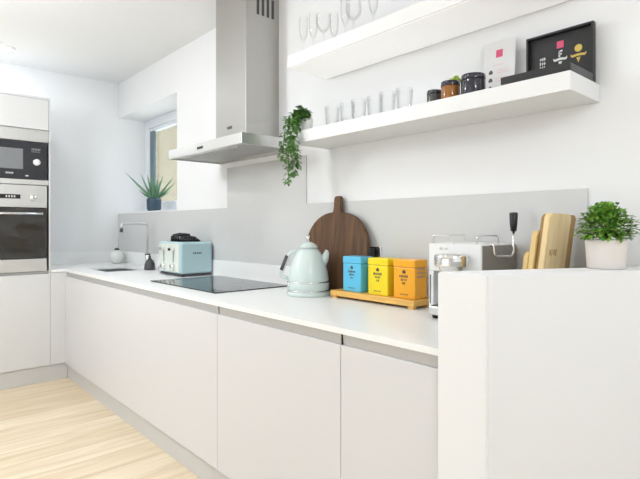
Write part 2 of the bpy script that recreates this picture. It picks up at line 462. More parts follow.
g = 'white handleless base cabinets'
base_cabinet(-4.5085, -2.064, 'long white handleless cabinet run nearest the oven', g)
base_cabinet(-2.064, -1.242, 'white handleless base cabinet in the middle, below the kettle and tins', g)
c3 = base_cabinet(-1.242, -0.842, 'white handleless base cabinet touching the half height partition', g)
obj('side_gap', box(NB(), -0.1995, -0.1945, 0.004, 0.054, ZD1+.001, ZW0-0.002), M['dark'], c3)['label'] = 'black open end of the finger rail'

# ------------------------------------------------------------------ worktop with sink cut out
SX0, SX1, SY0, SY1 = -4.55, -4.02, 1.37, 1.70
def slant(y): return -0.837 + (y-1.19)*0.4897 - 0.003
bm = NB()
def wt(poly): prism(bm, poly, ZW0, ZW)
YB = YW-0.0008
wt([(XF+.001, 1.095), (XT+.003, 1.095), (XT+.003, YC), (XF+.001, YC)])
wt([(XF+.001, YC), (SX0, YC), (SX0, YB), (XF+.001, YB)])
wt([(SX0, YC), (SX1, YC), (SX1, SY0), (SX0, SY0)])
wt([(SX0, SY1), (SX1, SY1), (SX1, YB), (SX0, YB)])
wt([(SX1, YC), (slant(YC), YC), (slant(YB), YB), (SX1, YB)])
W = thing('worktop', 'long white quartz worktop over the base cabinets', 'worktop', (0, 0, 0))
obj('slab', bm, M['quartz'], W)
bm = NB()
prism(bm, [(XF+.002, YW-.014), (slant(YW-.014)-.001, YW-.014), (slant(YB)-.001, YB), (XF+.002, YB)], ZW+.0003, 1.018)
box(bm, XF+.001, XF+.014, 1.096, YW-.0145, ZW+.0003, 1.018)
tag(obj('upstand', bm, M['quartz']), 'low white quartz upstand along the back edge of the worktop', 'upstand')

# sink and tap
t = thing('sink', 'undermounted steel sink in the corner of the worktop', 'sink', ((SX0+SX1)/2, (SY0+SY1)/2, ZW0))
hx, hy, dz = (SX1-SX0)/2, (SY1-SY0)/2, 0.18
bm = NB()
box(bm, -hx-.003, hx+.003, -hy-.003, hy+.003, -dz-.002, -dz)
box(bm, -hx-.003, -hx, -hy-.003, hy+.003, -dz, -.001); box(bm, hx, hx+.003, -hy-.003, hy+.003, -dz, -.001)
box(bm, -hx, hx, -hy-.003, -hy, -dz, -.001); box(bm, -hx, hx, hy, hy+.003, -dz, -.001)
obj('basin', bm, M['sinkm'], t)
obj('drain', lathe(NB(), [(0, 0), (.04, 0), (.04, .004), (.03, .005), (0, .003)], 0, 0.05, -dz, 24), M['chrome'], t)

t = thing('kitchen_tap', 'slim square-necked steel tap over the sink', 'tap', (-4.23, 1.785, ZW))
obj('base', lathe(NB(), [(0, 0), (.026, 0), (.026, .006), (.019, .01), (.019, .12), (.014, .125), (0, .125)], seg=20), M['chrome'], t)
obj('spout', tube(NB(), arc_pts([(0, 0, 0.12), (0, 0, 0.378), (0, -0.225, 0.378), (0, -0.225, 0.335)], 0.035), 0.0095), M['steel_h'], t)
obj('aerator', lathe(NB(), [(0, 0), (.013, 0), (.013, .032), (0, .032)], 0, -0.225, 0.305, 16), M['boxedge'], t)
obj('lever', tube(NB(), [(0.015, 0, 0.09), (0.045, 0, 0.095), (0.075, -.005, 0.125)], 0.0055), M['chrome'], t)

t = thing('round_jar', 'round pearly lidded jar in the corner of the worktop', 'jar', (-4.90, 1.765, ZW))
obj('bowl', lathe(NB(), [(0, 0), (.035, 0), (.055, .02), (.070, .055), (.068, .085), (.052, .115), (.030, .128), (0, .130)]), M['frost'], t)
obj('lid_knob', lathe(NB(), [(0, .127), (.020, .127), (.024, .135), (.015, .146), (0, .149)], seg=16), M['boxedge'], t)['label'] = 'dark knob on the jar lid'
t = thing('soap_dispenser', 'small dark grey bottle with a pump beside the tap', 'bottle', (-3.985, 1.70, ZW))
obj('bottle', lathe(NB(), [(0, 0), (.042, 0), (.045, .01), (.040, .05), (.030, .075), (.014, .088), (.014, .095), (0, .095)], seg=24), M['boxedge'], t)
bm = NB(); lathe(bm, [(0, .095), (.009, .095), (.009, .115), (0, .115)], seg=12); tube(bm, [(0, 0, .112), (0, 0, .127), (0, -.03, .127), (-.0, -.04, .122)], 0.005)
obj('pump', bm, M['boxedge'], t)
t = thing('washing_up_brush', 'small dark brush standing behind the grey bottle', 'brush', (-3.90, 1.765, ZW))
obj('bristles', lathe(NB(), [(0, 0), (.022, 0), (.028, .022), (.020, .04), (0, .042)], seg=18), M['boxedge'], t)
obj('handle', tube(NB(), [(0, 0, .04), (0, 0.004, .10), (0.004, .01, .13)], .006), M['chrome'], t)

# ------------------------------------------------------------------ hob
t = thing('induction_hob', 'black glass induction hob set on the worktop before the toaster', 'hob', (-2.72, 1.587, ZW))
obj('glass_top', prism(NB(), [(-.405, -.25), (.405, -.25), (.405, .25), (-.405, .25)], 0.0003, 0.006, 0.0015), M['hobglass'], t)
def circ(bm, cx, cy, r, w=0.0015, z=0.0064, n=48):
    a = [bm.verts.new((cx+r*math.cos(2*PI*i/n), cy+r*math.sin(2*PI*i/n), z)) for i in range(n)]
    b = [bm.verts.new((cx+(r-w)*math.cos(2*PI*i/n), cy+(r-w)*math.sin(2*PI*i/n), z)) for i in range(n)]
    for i in range(n): bm.faces.new((a[i], a[(i+1) % n], b[(i+1) % n], b[i]))
for (cx, cy, r) in ((-.27, .11, .09), (-.27, -.11, .075), (0, .06, .11), (.27, .11, .075), (.27, -.11, .09)):
    b_ = NB(); circ(b_, cx, cy, r); obj('cooking_zone', b_, M['ink_soft'], t)
b_ = NB(); box(b_, -.14, .12, -.224, -.219, 0.006, 0.0063)
obj('touch_controls', b_, M['ink_soft'], t)

# ------------------------------------------------------------------ splashback
bm = NB()
y0, y1 = YW-0.007, YW-0.0008
SB = 1.0185
prism(bm, [(XF+.003, SB), (-3.06, SB), (-2.203, SB), (-0.686, SB), (-0.686, 1.387), (-2.203, 1.387), (-2.203, 1.665), (-3.06, 1.665), (-3.06, 1.3865), (XF+.003, 1.3865)], y0, y1, 0, 'y')
tag(obj('splashback', bm, M['splash']), 'grey glass splashback along the long wall, taller behind the hob', 'splashback')

# ------------------------------------------------------------------ cooker hood
HX0, HX1, HY, HZ0, HZ1 = -3.155, -2.275, 1.474, 1.700, 1.760
t = thing('cooker_hood', 'stainless steel cooker hood with tall square chimney', 'cooker hood', ((HX0+HX1)/2, YW, HZ0))
hx = (HX1-HX0)/2; hd = YW-HY
bm = NB()
# canopy: thin slab hollow underneath
h = HZ1-HZ0
box(bm, -hx, hx, -hd, -hd+.012, 0, h, .002); box(bm, -hx, hx, -.013, -.001, 0, h)
box(bm, -hx, -hx+.012, -hd+.012, -.013, 0, h); box(bm, hx-.012, hx, -hd+.012, -.013, 0, h)
box(bm, -hx+.012, hx-.012, -hd+.012, -.013, h-.010, h)
obj('canopy', bm, M['steel_h'], t)
obj('underside', box(NB(), -hx+.012, hx-.012, -hd+.012, -.013, 0.012, 0.016), M['steel_h'], t)
for x in (-.27, 0.0, .27):
    bm = NB(); box(bm, x-.125, x+.125, -hd+.08, -.05, 0.007, 0.012, .001)
    for i in range(9): box(bm, x-.11+i*.026, x-.10+i*.026, -hd+.09, -.06, 0.0045, 0.007)
    obj('grease_filter', bm, M['mesh'], t)
for x in (-.28, .28):
    obj('hood_lamp', lathe(NB(), [(0, 0), (.028, 0), (.028, .004), (0, .004)], x, -hd+.045, 0.008, 20), M['white'], t)
cx0, cx1 = -2.812-(HX0+HX1)/2, -2.470-(HX0+HX1)/2
cy = -0.24
ch = obj('chimney', box(NB(), cx0, cx1, cy, -.001, h, 1.0-.0005, .0015), M['steel'], t)
for i in range(4):
    y = -.165 + i*.036
    obj('vent_slot', box(NB(), cx1-.001, cx1+.0008, y, y+.019, 0.815, 0.93), M['boxedge'], ch)
obj('control_panel', box(NB(), -.050, .022, -hd-.0012, -hd+.001, .021, .036), M['black'], t)['label'] = 'black control strip'
obj('badge', box(NB(), (cx0+cx1)/2-.035, (cx0+cx1)/2+.02, cy-.0012, cy, h+.088, h+.106), M['boxedge'], t)['label'] = 'small dark badge'

# ------------------------------------------------------------------ shelves
SXL, SXR = -2.036, -0.6475
def shelf(z0, z1, yf, label):
    t = thing('floating_shelf', label, 'shelf', ((SXL+SXR)/2, YW, z0), 0, 'white floating shelves')
    hx = (SXR-SXL)/2
    obj('board', box(NB(), -hx, hx, -(YW-yf), -.0008, 0, z1-z0, .002), M['shelf'], t)
    return t
ZL = 1.741; ZU = 2.128
shelf(1.680, ZL, 1.624, 'lower white floating shelf carrying the jars and black box')
su = shelf(2.066, ZU, 1.595, 'upper white floating shelf carrying stemmed glasses')
obj('light_panel', box(NB(), -.688, .688, -.269, -.006, -.003, -.0002), M['led'], su)['label'] = 'lit white panel under the shelf'  # thin emissive sheet, added to brighten the shelf underside

# glasses
def flute_bm():
    return lathe(NB(), [(0, 0), (.031, 0), (.031, .002), (.004, .006), (.0035, .075), (.012, .09), (.021, .115), (.0235, .16), (.021, .205),
                        (.0198, .205), (.0222, .16), (.0195, .117), (.010, .094), (0, .09)], seg=24)
def wine_bm():
    return lathe(NB(), [(0, 0), (.034, 0), (.034, .002), (.004, .006), (.0035, .07), (.015, .078), (.034, .10), (.038, .13), (.031, .165),
                        (.0298, .165), (.0366, .13), (.0325, .102), (.014, .082), (0, .079)], seg=24)
def tumbler_bm():
    return lathe(NB(), [(0, 0), (.029, 0), (.031, .004), (.037, .100), (.0356, .100), (.0295, .012), (0, .010)], seg=24)
fl = [(-1.990, 1.665, 0), (-1.925, 1.675, 0), (-1.82, 1.65, 1), (-1.845, 1.745, 0), (-1.70, 1.68, 0), (-1.62, 1.655, 1), (-1.53, 1.69, 0)]
ordn = ['first', 'second', 'third', 'fourth', 'fifth', 'sixth', 'seventh']
order = sorted(range(len(fl)), key=lambda i: fl[i][0])
fm = obj('flute_glass', flute_bm(), M['glass']); wm = obj('wine_glass', wine_bm(), M['glass'])
used = set()
for rank, i in enumerate(order):
    x, y, kd = fl[i]
    src = wm if kd else fm
    if kd in used:
        o = src.copy(); COL.objects.link(o)
    else:
        o = src; used.add(kd)
    o.location = (x, y, ZU+.0003)
    tag(o, ('clear wine glass' if kd else 'tall clear flute glass') + ' on the upper shelf, %s glass from its left end' % ordn[rank], 'glass', 'glasses on the upper shelf')
tb = [(-1.80, 1.69), (-1.705, 1.70), (-1.62, 1.69), (-1.535, 1.705), (-1.445, 1.69), (-1.36, 1.70)]
t0 = None
for i, (x, y) in enumerate(tb):
    if t0 is None: o = t0 = obj('tumbler', tumbler_bm(), M['glass'])
    else: o = t0.copy(); COL.objects.link(o)
    o.location = (x, y, ZL+.0003)
    tag(o, 'clear tumbler on the lower shelf, %s tumbler to the right of the trailing plant' % ordn[i], 'glass', 'tumblers on the lower shelf')

# jars
def jar(x, y, r, h, m, lidm, name, label):
    t = thing(name, label, 'jar', (x, y, ZL+.0003), 0, 'dark jars on the lower shelf')
    obj('jar_body', lathe(NB(), [(0, 0), (r*.92, 0), (r, .006), (r, h*.72), (r*.96, h*.76), (0, h*.76)], seg=32), m, t)
    obj('lid', lathe(NB(), [(0, h*.762), (r*1.0, h*.762), (r*1.01, h*.80), (r*1.0, h*.97), (r*.95, h), (0, h)], seg=32), lidm, t)
jar(-1.032, 1.70, .045, .084, M['jar_dark'], M['jar_dark'], 'storage_jar', 'largest dark violet jar with lid beside the white card')
jar(-1.132, 1.70, .037, .080, M['jar_amber'], M['jar_dark'], 'storage_jar', 'amber glass jar with dark lid between two dark jars')
jar(-1.225, 1.725, .031, .068, M['jar_grey'], M['jar_dark'], 'storage_jar', 'smallest smoky grey jar at the left of the amber jar')
t = thing('small_plant', 'tiny lime green plant peeping up behind the amber jar', 'plant', (-1.178, 1.80, ZL+.0003))
obj('pot', lathe(NB(), [(0, 0), (.022, 0), (.027, .06), (.025, .06), (.021, .05), (0, .05)], seg=20), M['potwhite'], t)
bm = NB(); rr = random.Random(5)
for i in range(60):
    a = rr.uniform(0, 2*PI); e = rr.uniform(.2, 1.4)
    dd = Vector((math.cos(a)*math.cos(e), math.sin(a)*math.cos(e), math.sin(e)))
    leaf(bm, Vector((0, 0, .088)) + dd*rr.uniform(.0, .03), dd, .026, .016)
tube(bm, [(0, 0, .045), (0, 0, .095)], .004)
obj('foliage', bm, M['lime'], t)

# white card leaning on the wall
t = thing('menu_card', 'white printed card with pink square standing behind the jars', 'card', (-1.003, 1.825, ZL+.0006))
t.rotation_euler = (math.radians(-5), 0, 0)
obj('card', box(NB(), -.066, .066, 0, .003, 0, .243), M['paper'], t)
bm = NB(); box(bm, -.014, .014, -.0005, 0, .178, .208); obj('pink_emblem', bm, M['pink'], t)
bm = NB(); rr = random.Random(9)
for z in (.122, .090, .058): prism(bm, [(-.040, z-.007), (-.026, z-.007), (-.024, z), (-.030, z+.009), (-.036, z+.009), (-.042, z)], -.0006, 0, 0, 'y')
obj('dark_marks', bm, M['ink'], t)
bm = NB()
scribble(bm, 0.0, .148, .05, .006, 0, 7, rr)
for z in (.126, .116, .093, .083, .061, .051): scribble(bm, .015, z, .055, .0045, 0, 9, rr)
obj('printed_lines', bm, M['pinkline'], t)

# open black presentation box: flat base with lid standing up at the back
BX0, BX1 = -0.884, -0.651
t = thing('presentation_box', 'open black presentation box with printed lid at the shelf end', 'box', ((BX0+BX1)/2, 1.632, ZL+.0003))
hx = (BX1-BX0)/2; BD = 0.185
bm = NB(); box(bm, -hx, hx, 0, BD, 0, .006, .001); box(bm, -hx, hx, 0, .006, .006, .028); box(bm, -hx, -hx+.006, .006, BD-.006, .006, .028)
box(bm, hx-.006, hx, .006, BD-.006, .006, .028); box(bm, -hx, hx, BD-.006, BD, .006, .028)
obj('base', bm, M['boxblack'], t)
obj('inner_tray', box(NB(), -hx+.007, hx-.007, .007, BD-.007, .006, .022), M['boxedge'], t)
obj('end_panel', box(NB(), hx, hx+.0008, .002, BD-.002, .002, .026), M['boxedge'], t)['label'] = 'dark grey end panel'
bm = NB(); LY0, LY1 = BD+.002, BD+.024
box(bm, -hx, hx, LY1-.004, LY1, 0.0, .208); box(bm, -hx, -hx+.007, LY0, LY1-.004, 0, .208); box(bm, hx-.007, hx, LY0, LY1-.004, 0, .208)
box(bm, -hx+.007, hx-.007, LY0, LY1-.004, .201, .208); box(bm, -hx+.007, hx-.007, LY0, LY1-.004, 0, .007)
ld = obj('lid', bm, M['boxblack'], t)
py = LY1-.004
bm = NB(); box(bm, -.012, .012, py-.0006, py, .150, .175); obj('pink_emblem', bm, M['pink'], ld)
bm = NB(); rr = random.Random(12)
for k in range(5):
    scribble(bm, -.062, .060+k*.016, .022, .013, py, 3, rr)
obj('printed_column', bm, M['silver'], ld)
bm = NB()
if True:
    box(bm, -.006, .000, py-.0006, py, .118, .142); box(bm, -.006, .008, py-.0006, py, .136, .142); box(bm, -.006, .006, py-.0006, py, .126, .131)
def ribbon(bm, cx, cz, s):
    n = 9
    top = [(cx - s + 2*s*i/n, cz + .004*math.sin(PI*i/n) + (.006 if i in (0, n) else 0)) for i in range(n+1)]
    for (a, b) in zip(top, top[1:]):
        prism(bm, [(a[0], a[1]-.005), (b[0], b[1]-.005), (b[0], b[1]+.003), (a[0], a[1]+.003)], py-.0006, py, 0, 'y')
    prism(bm, [(cx-.007, cz-.006), (cx+.007, cz-.006), (cx, cz-.024)], py-.0006, py, 0, 'y')
ribbon(bm, 0.0, .108, .024)
obj('pale_print', bm, M['silver'], ld)
bm = NB(); ribbon(bm, .062, .108, .026)
prism(bm, [(.062+.013*math.cos(2*PI*i/16), .134+.013*math.sin(2*PI*i/16)) for i in range(16)], py-.0006, py, 0, 'y')
obj('gold_print', bm, M['gold'], ld)

# ------------------------------------------------------------------ trailing plant
t = thing('trailing_plant', 'trailing green plant spilling off the left end of the lower shelf', 'plant', (-1.995, 1.690, ZL+.0003))
obj('pot', lathe(NB(), [(0, 0), (.028, 0), (.034, .066), (.034, .070), (.031, .070), (.029, .062), (0, .062)], seg=28), M['potwhite'], t)
obj('soil', lathe(NB(), [(0, .0625), (.0285, .0625), (.0285, .066), (0, .067)], seg=24), M['soil'], t)
rr = random.Random(21)
def vine(pts, n, spread, ls):
    bm = NB(); tube(bm, pts, .0018, 6)
    P = [Vector(p) for p in pts]
    for i in range(n):
        f = rr.random()*(len(P)-1.001); k = int(f); p = P[k].lerp(P[k+1], f-k)
        a = rr.uniform(0, 2*PI)
        dd = Vector((math.cos(a), math.sin(a), rr.uniform(-.7, .5)))
        off = dd.normalized()*rr.uniform(0, spread)
        leaf(bm, p+off, dd, ls*rr.uniform(.8, 1.2), ls*.62, .25)
    return bm
vs = [
    ([(0, 0, .066), (-.03, -.02, .105), (-.072, -.035, .07), (-.092, -.045, -.05), (-.088, -.05, -.16), (-.090, -.05, -.265)], 105),
    ([(0, 0, .066), (-.03, .00, .11), (-.072, -.01, .08), (-.088, -.02, -.03), (-.088, -.02, -.14), (-.082, -.025, -.21)], 95),
    ([(0, 0, .066), (-.025, .02, .11), (-.072, .02, .08), (-.084, .01, -.03), (-.084, .005, -.12), (-.084, 0, -.17)], 80),
    ([(0, -.01, .066), (.002, -.045, .10), (.004, -.092, .06), (.006, -.102, -.02), (.006, -.104, -.085), (.004, -.105, -.125)], 70),
    ([(-.01, -.01, .066), (-.03, -.045, .11), (-.05, -.095, .06), (-.056, -.106, -.04), (-.06, -.106, -.10), (-.062, -.107, -.15)], 75),
    ([(0, 0, .066), (.012, -.05, .11), (.024, -.088, .06), (.026, -.104, -.02), (.026, -.106, -.08)], 70),
    ([(0, 0, .066), (-.005, -.04, .115), (-.02, -.07, .075), (-.022, -.075, .03)], 70),
    ([(0, 0, .066), (.01, -.01, .10), (.012, -.02, .11), (.020, -.03, .09)], 45),
    ([(0, 0, .066), (-.01, -.01, .12), (-.02, -.02, .13), (-.04, -.03, .11)], 45),
]
for p, n in vs: obj('vine', vine(p, int(n*2.0), .015, .025), M['vine'], t)

# ------------------------------------------------------------------ aloe on the window sill
t = thing('aloe_plant', 'spiky aloe plant in a navy pot on the window sill', 'plant', (-4.49, 1.955, WZ0+.0123))
obj('pot', lathe(NB(), [(0, 0), (.052, 0), (.064, .02), (.068, .10), (.066, .118), (.061, .118), (.060, .10), (0, .10)], seg=32), M['navy'], t)
obj('soil', lathe(NB(), [(0, .1005), (.059, .1005), (.059, .105), (0, .108)], seg=24), M['soil'], t)
def aloe_leaf(az, el, L, w, bend):
    w *= 1.45; L *= 1.08
    bm = NB(); n = 8; prev = None
    ca, sa = math.cos(az), math.sin(az)
    side = Vector((-sa, ca, 0)); p = Vector((ca*.015, sa*.015, .103)); e = el
    rings = []
    for i in range(n+1):
        f = i/n
        ww = w*(1-f**1.6)*.5 + .0012
        d = Vector((ca*math.cos(e), sa*math.cos(e), math.sin(e))); nn = side.cross(d)
        rings.append([bm.verts.new(p + side*ww + nn*ww*.35*-1), bm.verts.new(p + side*ww*.0 - nn*ww*-.35*-1 - nn*ww*.55), bm.verts.new(p - side*ww - nn*ww*.35), bm.verts.new(p + nn*ww*.12)])
        p = p + d*(L/n); e += bend/n
    fs = []
    for a, b in zip(rings, rings[1:]):
        for k in range(4): fs.append(bm.faces.new((a[k], a[(k+1) % 4], b[(k+1) % 4], b[k])))
    fs.append(bm.faces.new(rings[0][::-1])); fs.append(bm.faces.new(rings[-1]))
    bmesh.ops.recalc_face_normals(bm, faces=fs)
    for f in fs: f.smooth = True
    return bm
# azimuths: to the camera's left is (-.67,-.75); right is (.67,.75)
AL = math.atan2(-.745, -.667); AR = AL + PI; AF = AL + PI/2; AB = AL - PI/2
for az, el, L, w_, bd in [(AL, .78, .34, .036, .03), (AL+.5, 1.08, .24, .034, .2), (AL-.35, 1.28, .235, .032, .1), (AF, 1.38, .25, .034, .05), (AR, .80, .25, .034, .30),
                          (AR+.5, .62, .24, .034, .35), (AR-.5, 1.12, .22, .032, .05), (AB, 1.05, .22, .03, .2), (AF+.3, .75, .13, .032, .3), (AL+.2, .50, .14, .03, .4), (AR+.1, .45, .15, .03, .3)]:
    obj('leaf', aloe_leaf(az, el, L, w_, bd), M['aloe'], t)

# ------------------------------------------------------------------ toaster
t = thing('toaster', 'pale blue toaster on the worktop behind the hob', 'toaster', (-3.412, 1.724, ZW))
hx, hy = .178, .126
obj('body', box(NB(), -hx, hx, -hy, hy, .018, .244, .022, 4), M['pale_blue'], t, smooth=False)
obj('base', box(NB(), -hx+.008, hx-.008, -hy+.008, hy-.008, .006, .018, .003), M['boxedge'], t)
for x in (-.12, .12):
    for y in (-.08, .08):
        obj('foot', lathe(NB(), [(0, 0), (.012, 0), (.012, .0065), (0, .0065)], x, y, 0, 12), M['black'], t)
fp = obj('front_panel', box(NB(), -hx+.018, hx-.018, -hy-.004, -hy+.001, .03, .230, .002), M['cream_panel'], t)
for x in (-.075, .075):
    lv = obj('lever', box(NB(), x-.026, x+.026, -hy-.036, -hy-.006, .178, .204, .005), M['chrome'], t)
    obj('lever_slot', box(NB(), x-.004, x+.004, -hy-.0055, -hy-.004, .10, .20), M['dark'], t)
    obj('dial', lathe(NB(), [(0, 0), (.026, 0), (.022, .02), (0, .018)], x, -hy-.004, .065, 20, 'y'), M['chrome'], t)
for y in (-.06, .0, .055):
    obj('bread_slot', box(NB(), -hx+.03, hx-.03, y-.014, y+.014, .2435, .2455), M['black'], t)
bm = NB(); rr = random.Random(2)
for i, x in enumerate((-.105, -.075, -.04, -.005, .03, .06, .09, .12)):
    z = .246 + (0.040, .052, .046, .050, .03, .024, .03, .018)[i]
    tube(bm, [(x, -.055, .2456), (x-.002, -.055, z-.008), (x+.006, -.01, z), (x+.004, .03, z-.004), (x+.002, .05, .2456)], .009, 8)
obj('warming_rack', bm, M['black'], t)['label'] = 'black rack on top of the toaster'
bm = NB()
for i in range(5): box(bm, hx, hx+.0008, -.03+i*.014, -.021+i*.014, .158, .17)
obj('maker_mark', bm, M['boxedge'], t)

# ------------------------------------------------------------------ kettle
t = thing('kettle', 'pale mint dome kettle standing between hob and round board', 'kettle', (-1.962, 1.674, ZW))
t.scale = (.97, .97, .97)
obj('power_base', lathe(NB(), [(0, 0), (.110, 0), (.114, .006), (.114, .020), (.106, .026), (0, .026)], seg=40), M['mint'], t)
obj('body', lathe(NB(), [(0, .028), (.106, .028), (.111, .036), (.111, .070), (.107, .076), (.108, .082), (.102, .125), (.088, .175), (.068, .220), (.046, .250), (0, .254)], seg=40), M['mint'], t)
bm = NB()
for z, r in ((.028, .1115), (.073, .1110)):
    lathe(bm, [(r-.004, z-.004), (r+.002, z-.003), (r+.003, z), (r+.002, z+.003), (r-.004, z+.004)], seg=40)
obj('trim_ring', bm, M['chrome'], t)
ld = obj('lid', lathe(NB(), [(.050, .250), (.050, .255), (.036, .270), (.018, .279), (0, .281)], seg=32), M['mint'], t)
obj('lid_knob', lathe(NB(), [(0, .279), (.007, .279), (.006, .290), (.013, .298), (.012, .310), (.006, .315), (0, .316)], seg=20), M['chrome'], ld)
# handle to camera left, spout to camera right
hd_ = Vector((-.72, -.69, 0)); sp = -hd_
P = lambda d, r, z: tuple(d*r + Vector((0, 0, z)))
hm = obj('handle', tube(NB(), arc_pts([P(hd_, .060, .232), P(hd_, .098, .225), P(hd_, .150, .10), P(hd_, .105, .085)], .03), .009), M['mint'], t)
obj('grip', tube(NB(), [P(hd_, .112, .207), P(hd_, .143, .130)], .0115, 12), M['boxedge'], hm)
obj('spout', tube(NB(), [P(sp, .070, .165), P(sp, .090, .200), P(sp, .100, .230)], .02, 14, [.030, .021, .013]), M['mint'], t)
obj('spout_tip', tube(NB(), [P(sp, .0995, .229), P(sp, .103, .236)], .0145, 14), M['chrome'], t)
obj('gauge_bolt', lathe(NB(), [(0, 0), (.010, 0), (.008, .006), (0, .006)], -.03, -.108, .055, 14, 'y'), M['chrome'], t)

# ------------------------------------------------------------------ round walnut board
t = thing('round_board', 'large round dark walnut board with handle leaning on the splashback', 'board', (-1.910, 1.795, ZW+.002))
t.rotation_euler = (math.radians(-4.0), 0, 0)
R = .213; cz = R; RX = .236
pts = []
n = 56
a0 = math.asin(.030/RX)
for i in range(n+1):
    a = PI/2 + a0 + (2*PI - 2*a0)*i/n
    c_, s_ = math.cos(a), math.sin(a); q = (abs(c_)**2.3 + abs(s_)**2.3)**(-1/2.3)
    pts.append((RX*q*c_, cz + R*q*s_))
top = .51
hl = [(.026, cz+R+.03), (.026, top-.012), (.018, top), (-.018, top), (-.026, top-.012), (-.026, cz+R+.03)]
bm = NB(); prism(bm, pts + hl, 0, .020, .003, 'y')
bo = obj('board', bm, M['walnut'], t)
# ------------------------------------------------------------------ socket
t = thing('wall_socket', 'chrome wall socket with a black plug behind the yellow tin', 'socket', (-1.675, YW-.0072, 1.112))
obj('face_plate', box(NB(), -.044, .044, -.008, 0, -.044, .044, .003), M['chrome'], t)
obj('plug', box(NB(), -.046, .012, -.048, -.0082, -.030, .036, .006), M['black'], t)
obj('switch', box(NB(), .020, .034, -.0105, -.0081, .004, .028, .001), M['black'], t)
obj('cable', tube(NB(), arc_pts([(-.020, -.030, -.028), (-.020, -.030, -.08), (-.020, -.022, -.16), (-.03, -.020, -.2035)], .03), .0035), M['black'], t)

# ------------------------------------------------------------------ tray and tins
TX0, TX1, TYA, TYB = -1.815, -1.303, 1.690, 1.812
t = thing('tin_tray', 'low golden wooden tray on feet carrying the three tins', 'tray', ((TX0+TX1)/2, (TYA+TYB)/2, ZW))
hx, hy = (TX1-TX0)/2, (TYB-TYA)/2
obj('tray_top', box(NB(), -hx, hx, -hy, hy, .012, .038, .003), M['traywood'], t)
for x in (-hx+.022, hx-.022):
    for y in (-hy+.016, hy-.016):
        obj('foot', box(NB(), x-.016, x+.016, y-.009, y+.009, 0, .0118, .002), M['traywood'], t)
def tin(x, m, label, seed):
    t = thing('storage_tin', label, 'tin', (x, 1.758, ZW+.0383), 0, 'coloured tins on the wooden tray')
    hx, hy, h = .059, .042, .168
    obj('body', box(NB(), -hx, hx, -hy, hy, 0, h*.80, .004), m, t)
    obj('lid', box(NB(), -hx-.0012, hx+.0012, -hy-.0012, hy+.0012, h*.80+.0006, h, .004), m, t)
    rr = random.Random(seed); bm = NB()
    prism(bm, [(-.008, .108), (.008, .108), (.010, .116), (0, .126), (-.010, .116)], -hy-.0006, -hy, 0, 'y')
    scribble(bm, 0, .096, .050, .013, -hy, 6, rr); scribble(bm, 0, .081, .034, .011, -hy, 4, rr); scribble(bm, 0, .066, .018, .010, -hy, 2, rr)
    obj('print', bm, M['ink'], t)
    bm = NB(); scribble(bm, 0, .018, .044, .005, -hy, 8, rr); obj('footer_print', bm, M['ink'], t)
    return t
tin(-1.692, M['tin_blue'], 'sky blue square tin at the left of the tray', 1)
tin(-1.527, M['tin_yellow'], 'bright yellow square tin in the middle of the tray', 2)
to = tin(-1.376, M['tin_orange'], 'orange square tin at the right of the tray', 3)
bm = NB()
for k in range(3): 
    for j in range(4): box(bm, .059, .0595, -.026+j*.014, -.017+j*.014, .092+k*.016, .100+k*.016)
obj('side_print', bm, M['ink_soft'], to)

# ------------------------------------------------------------------ espresso machine
EX0, EX1, EY0, EY1 = -1.163, -0.938, 1.600, 1.853
t = thing('espresso_machine', 'white and steel espresso machine between the orange tin and the partition', 'coffee machine', ((EX0+EX1)/2, EY0, ZW))
hx = (EX1-EX0)/2; dy = EY1-EY0; H = .285
bm = NB()
box(bm, -hx, hx-.002, .085, dy, .018, .180, .003)                 # rear block
box(bm, -hx, hx-.002, 0, dy, .180, H, .004)                       # head
box(bm, -hx, -hx+.022, 0, .085, .018, .180, .002)                 # left column
obj('body', bm, M['white'], t)
obj('side_panel', box(NB(), hx-.0018, hx+.001, .004, dy-.004, .022, H-.006), M['steel_d'], t)['label'] = 'grey steel side panel'
obj('drip_tray', box(NB(), -hx+.023, hx-.003, -.03, .084, .018, .050, .003), M['steel_h'], t)
obj('drip_grid', box(NB(), -hx+.03, hx-.01, -.024, .080, .0505, .053), M['boxedge'], t)
obj('side_slit', box(NB(), -hx+.006, -hx+.010, -.0012, 0.001, .055, .165), M['boxedge'], t)
gh = obj('group_head', lathe(NB(), [(0, .178), (.040, .178), (.044, .186), (.044, .192), (.058, .194), (.060, .200), (.060, .232), (.056, .238), (0, .238)], .022, -.05, .012, 36), M['chrome'], t)
obj('group_neck', box(NB(), -.015, .06, -.045, -.0005, .210, .242, .004), M['chrome'], t)
for x in (-hx+.025, hx-.025):
    for y in (.0, dy-.025):
        obj('foot', lathe(NB(), [(0, 0), (.013, 0), (.015, .018), (0, .018)], x, y+.012, 0, 14), M['black'], t)
obj('cup_rail', tube(NB(), arc_pts([(-hx+.012, .010, H-.001), (-hx+.012, .010, H+.030), (-.02, .010, H+.030), (-.005, .010, H-.001)], .008), .0028, 8), M['chrome'], t)
obj('cup_rail', tube(NB(), arc_pts([(hx-.025, .010, H-.001), (hx-.025, .010, H+.030), (hx-.012, .13, H+.030), (hx-.012, .14, H-.001)], .008), .0028, 8), M['chrome'], t)
obj('cup_rail', tube(NB(), arc_pts([(-hx+.012, .02, H-.001), (-hx+.012, .02, H+.030), (-hx+.012, dy-.02, H+.030), (-hx+.012, dy-.02, H-.001)], .008), .0028, 8), M['chrome'], t)
ex, ey = (EX0+EX1)/2, EY0
def L(x, y, z): return (x-ex, y-ey, z-ZW)
wd = obj('steam_lever', tube(NB(), arc_pts([L(-.9365, 1.655, 1.188), L(-.925, 1.657, 1.188), L(-.922, 1.660, 1.148), L(-.914, 1.765, 1.143), L(-.913, 1.780, 1.16), L(-.913, 1.780, 1.238)], .014), .0048, 10), M['chrome'], t)
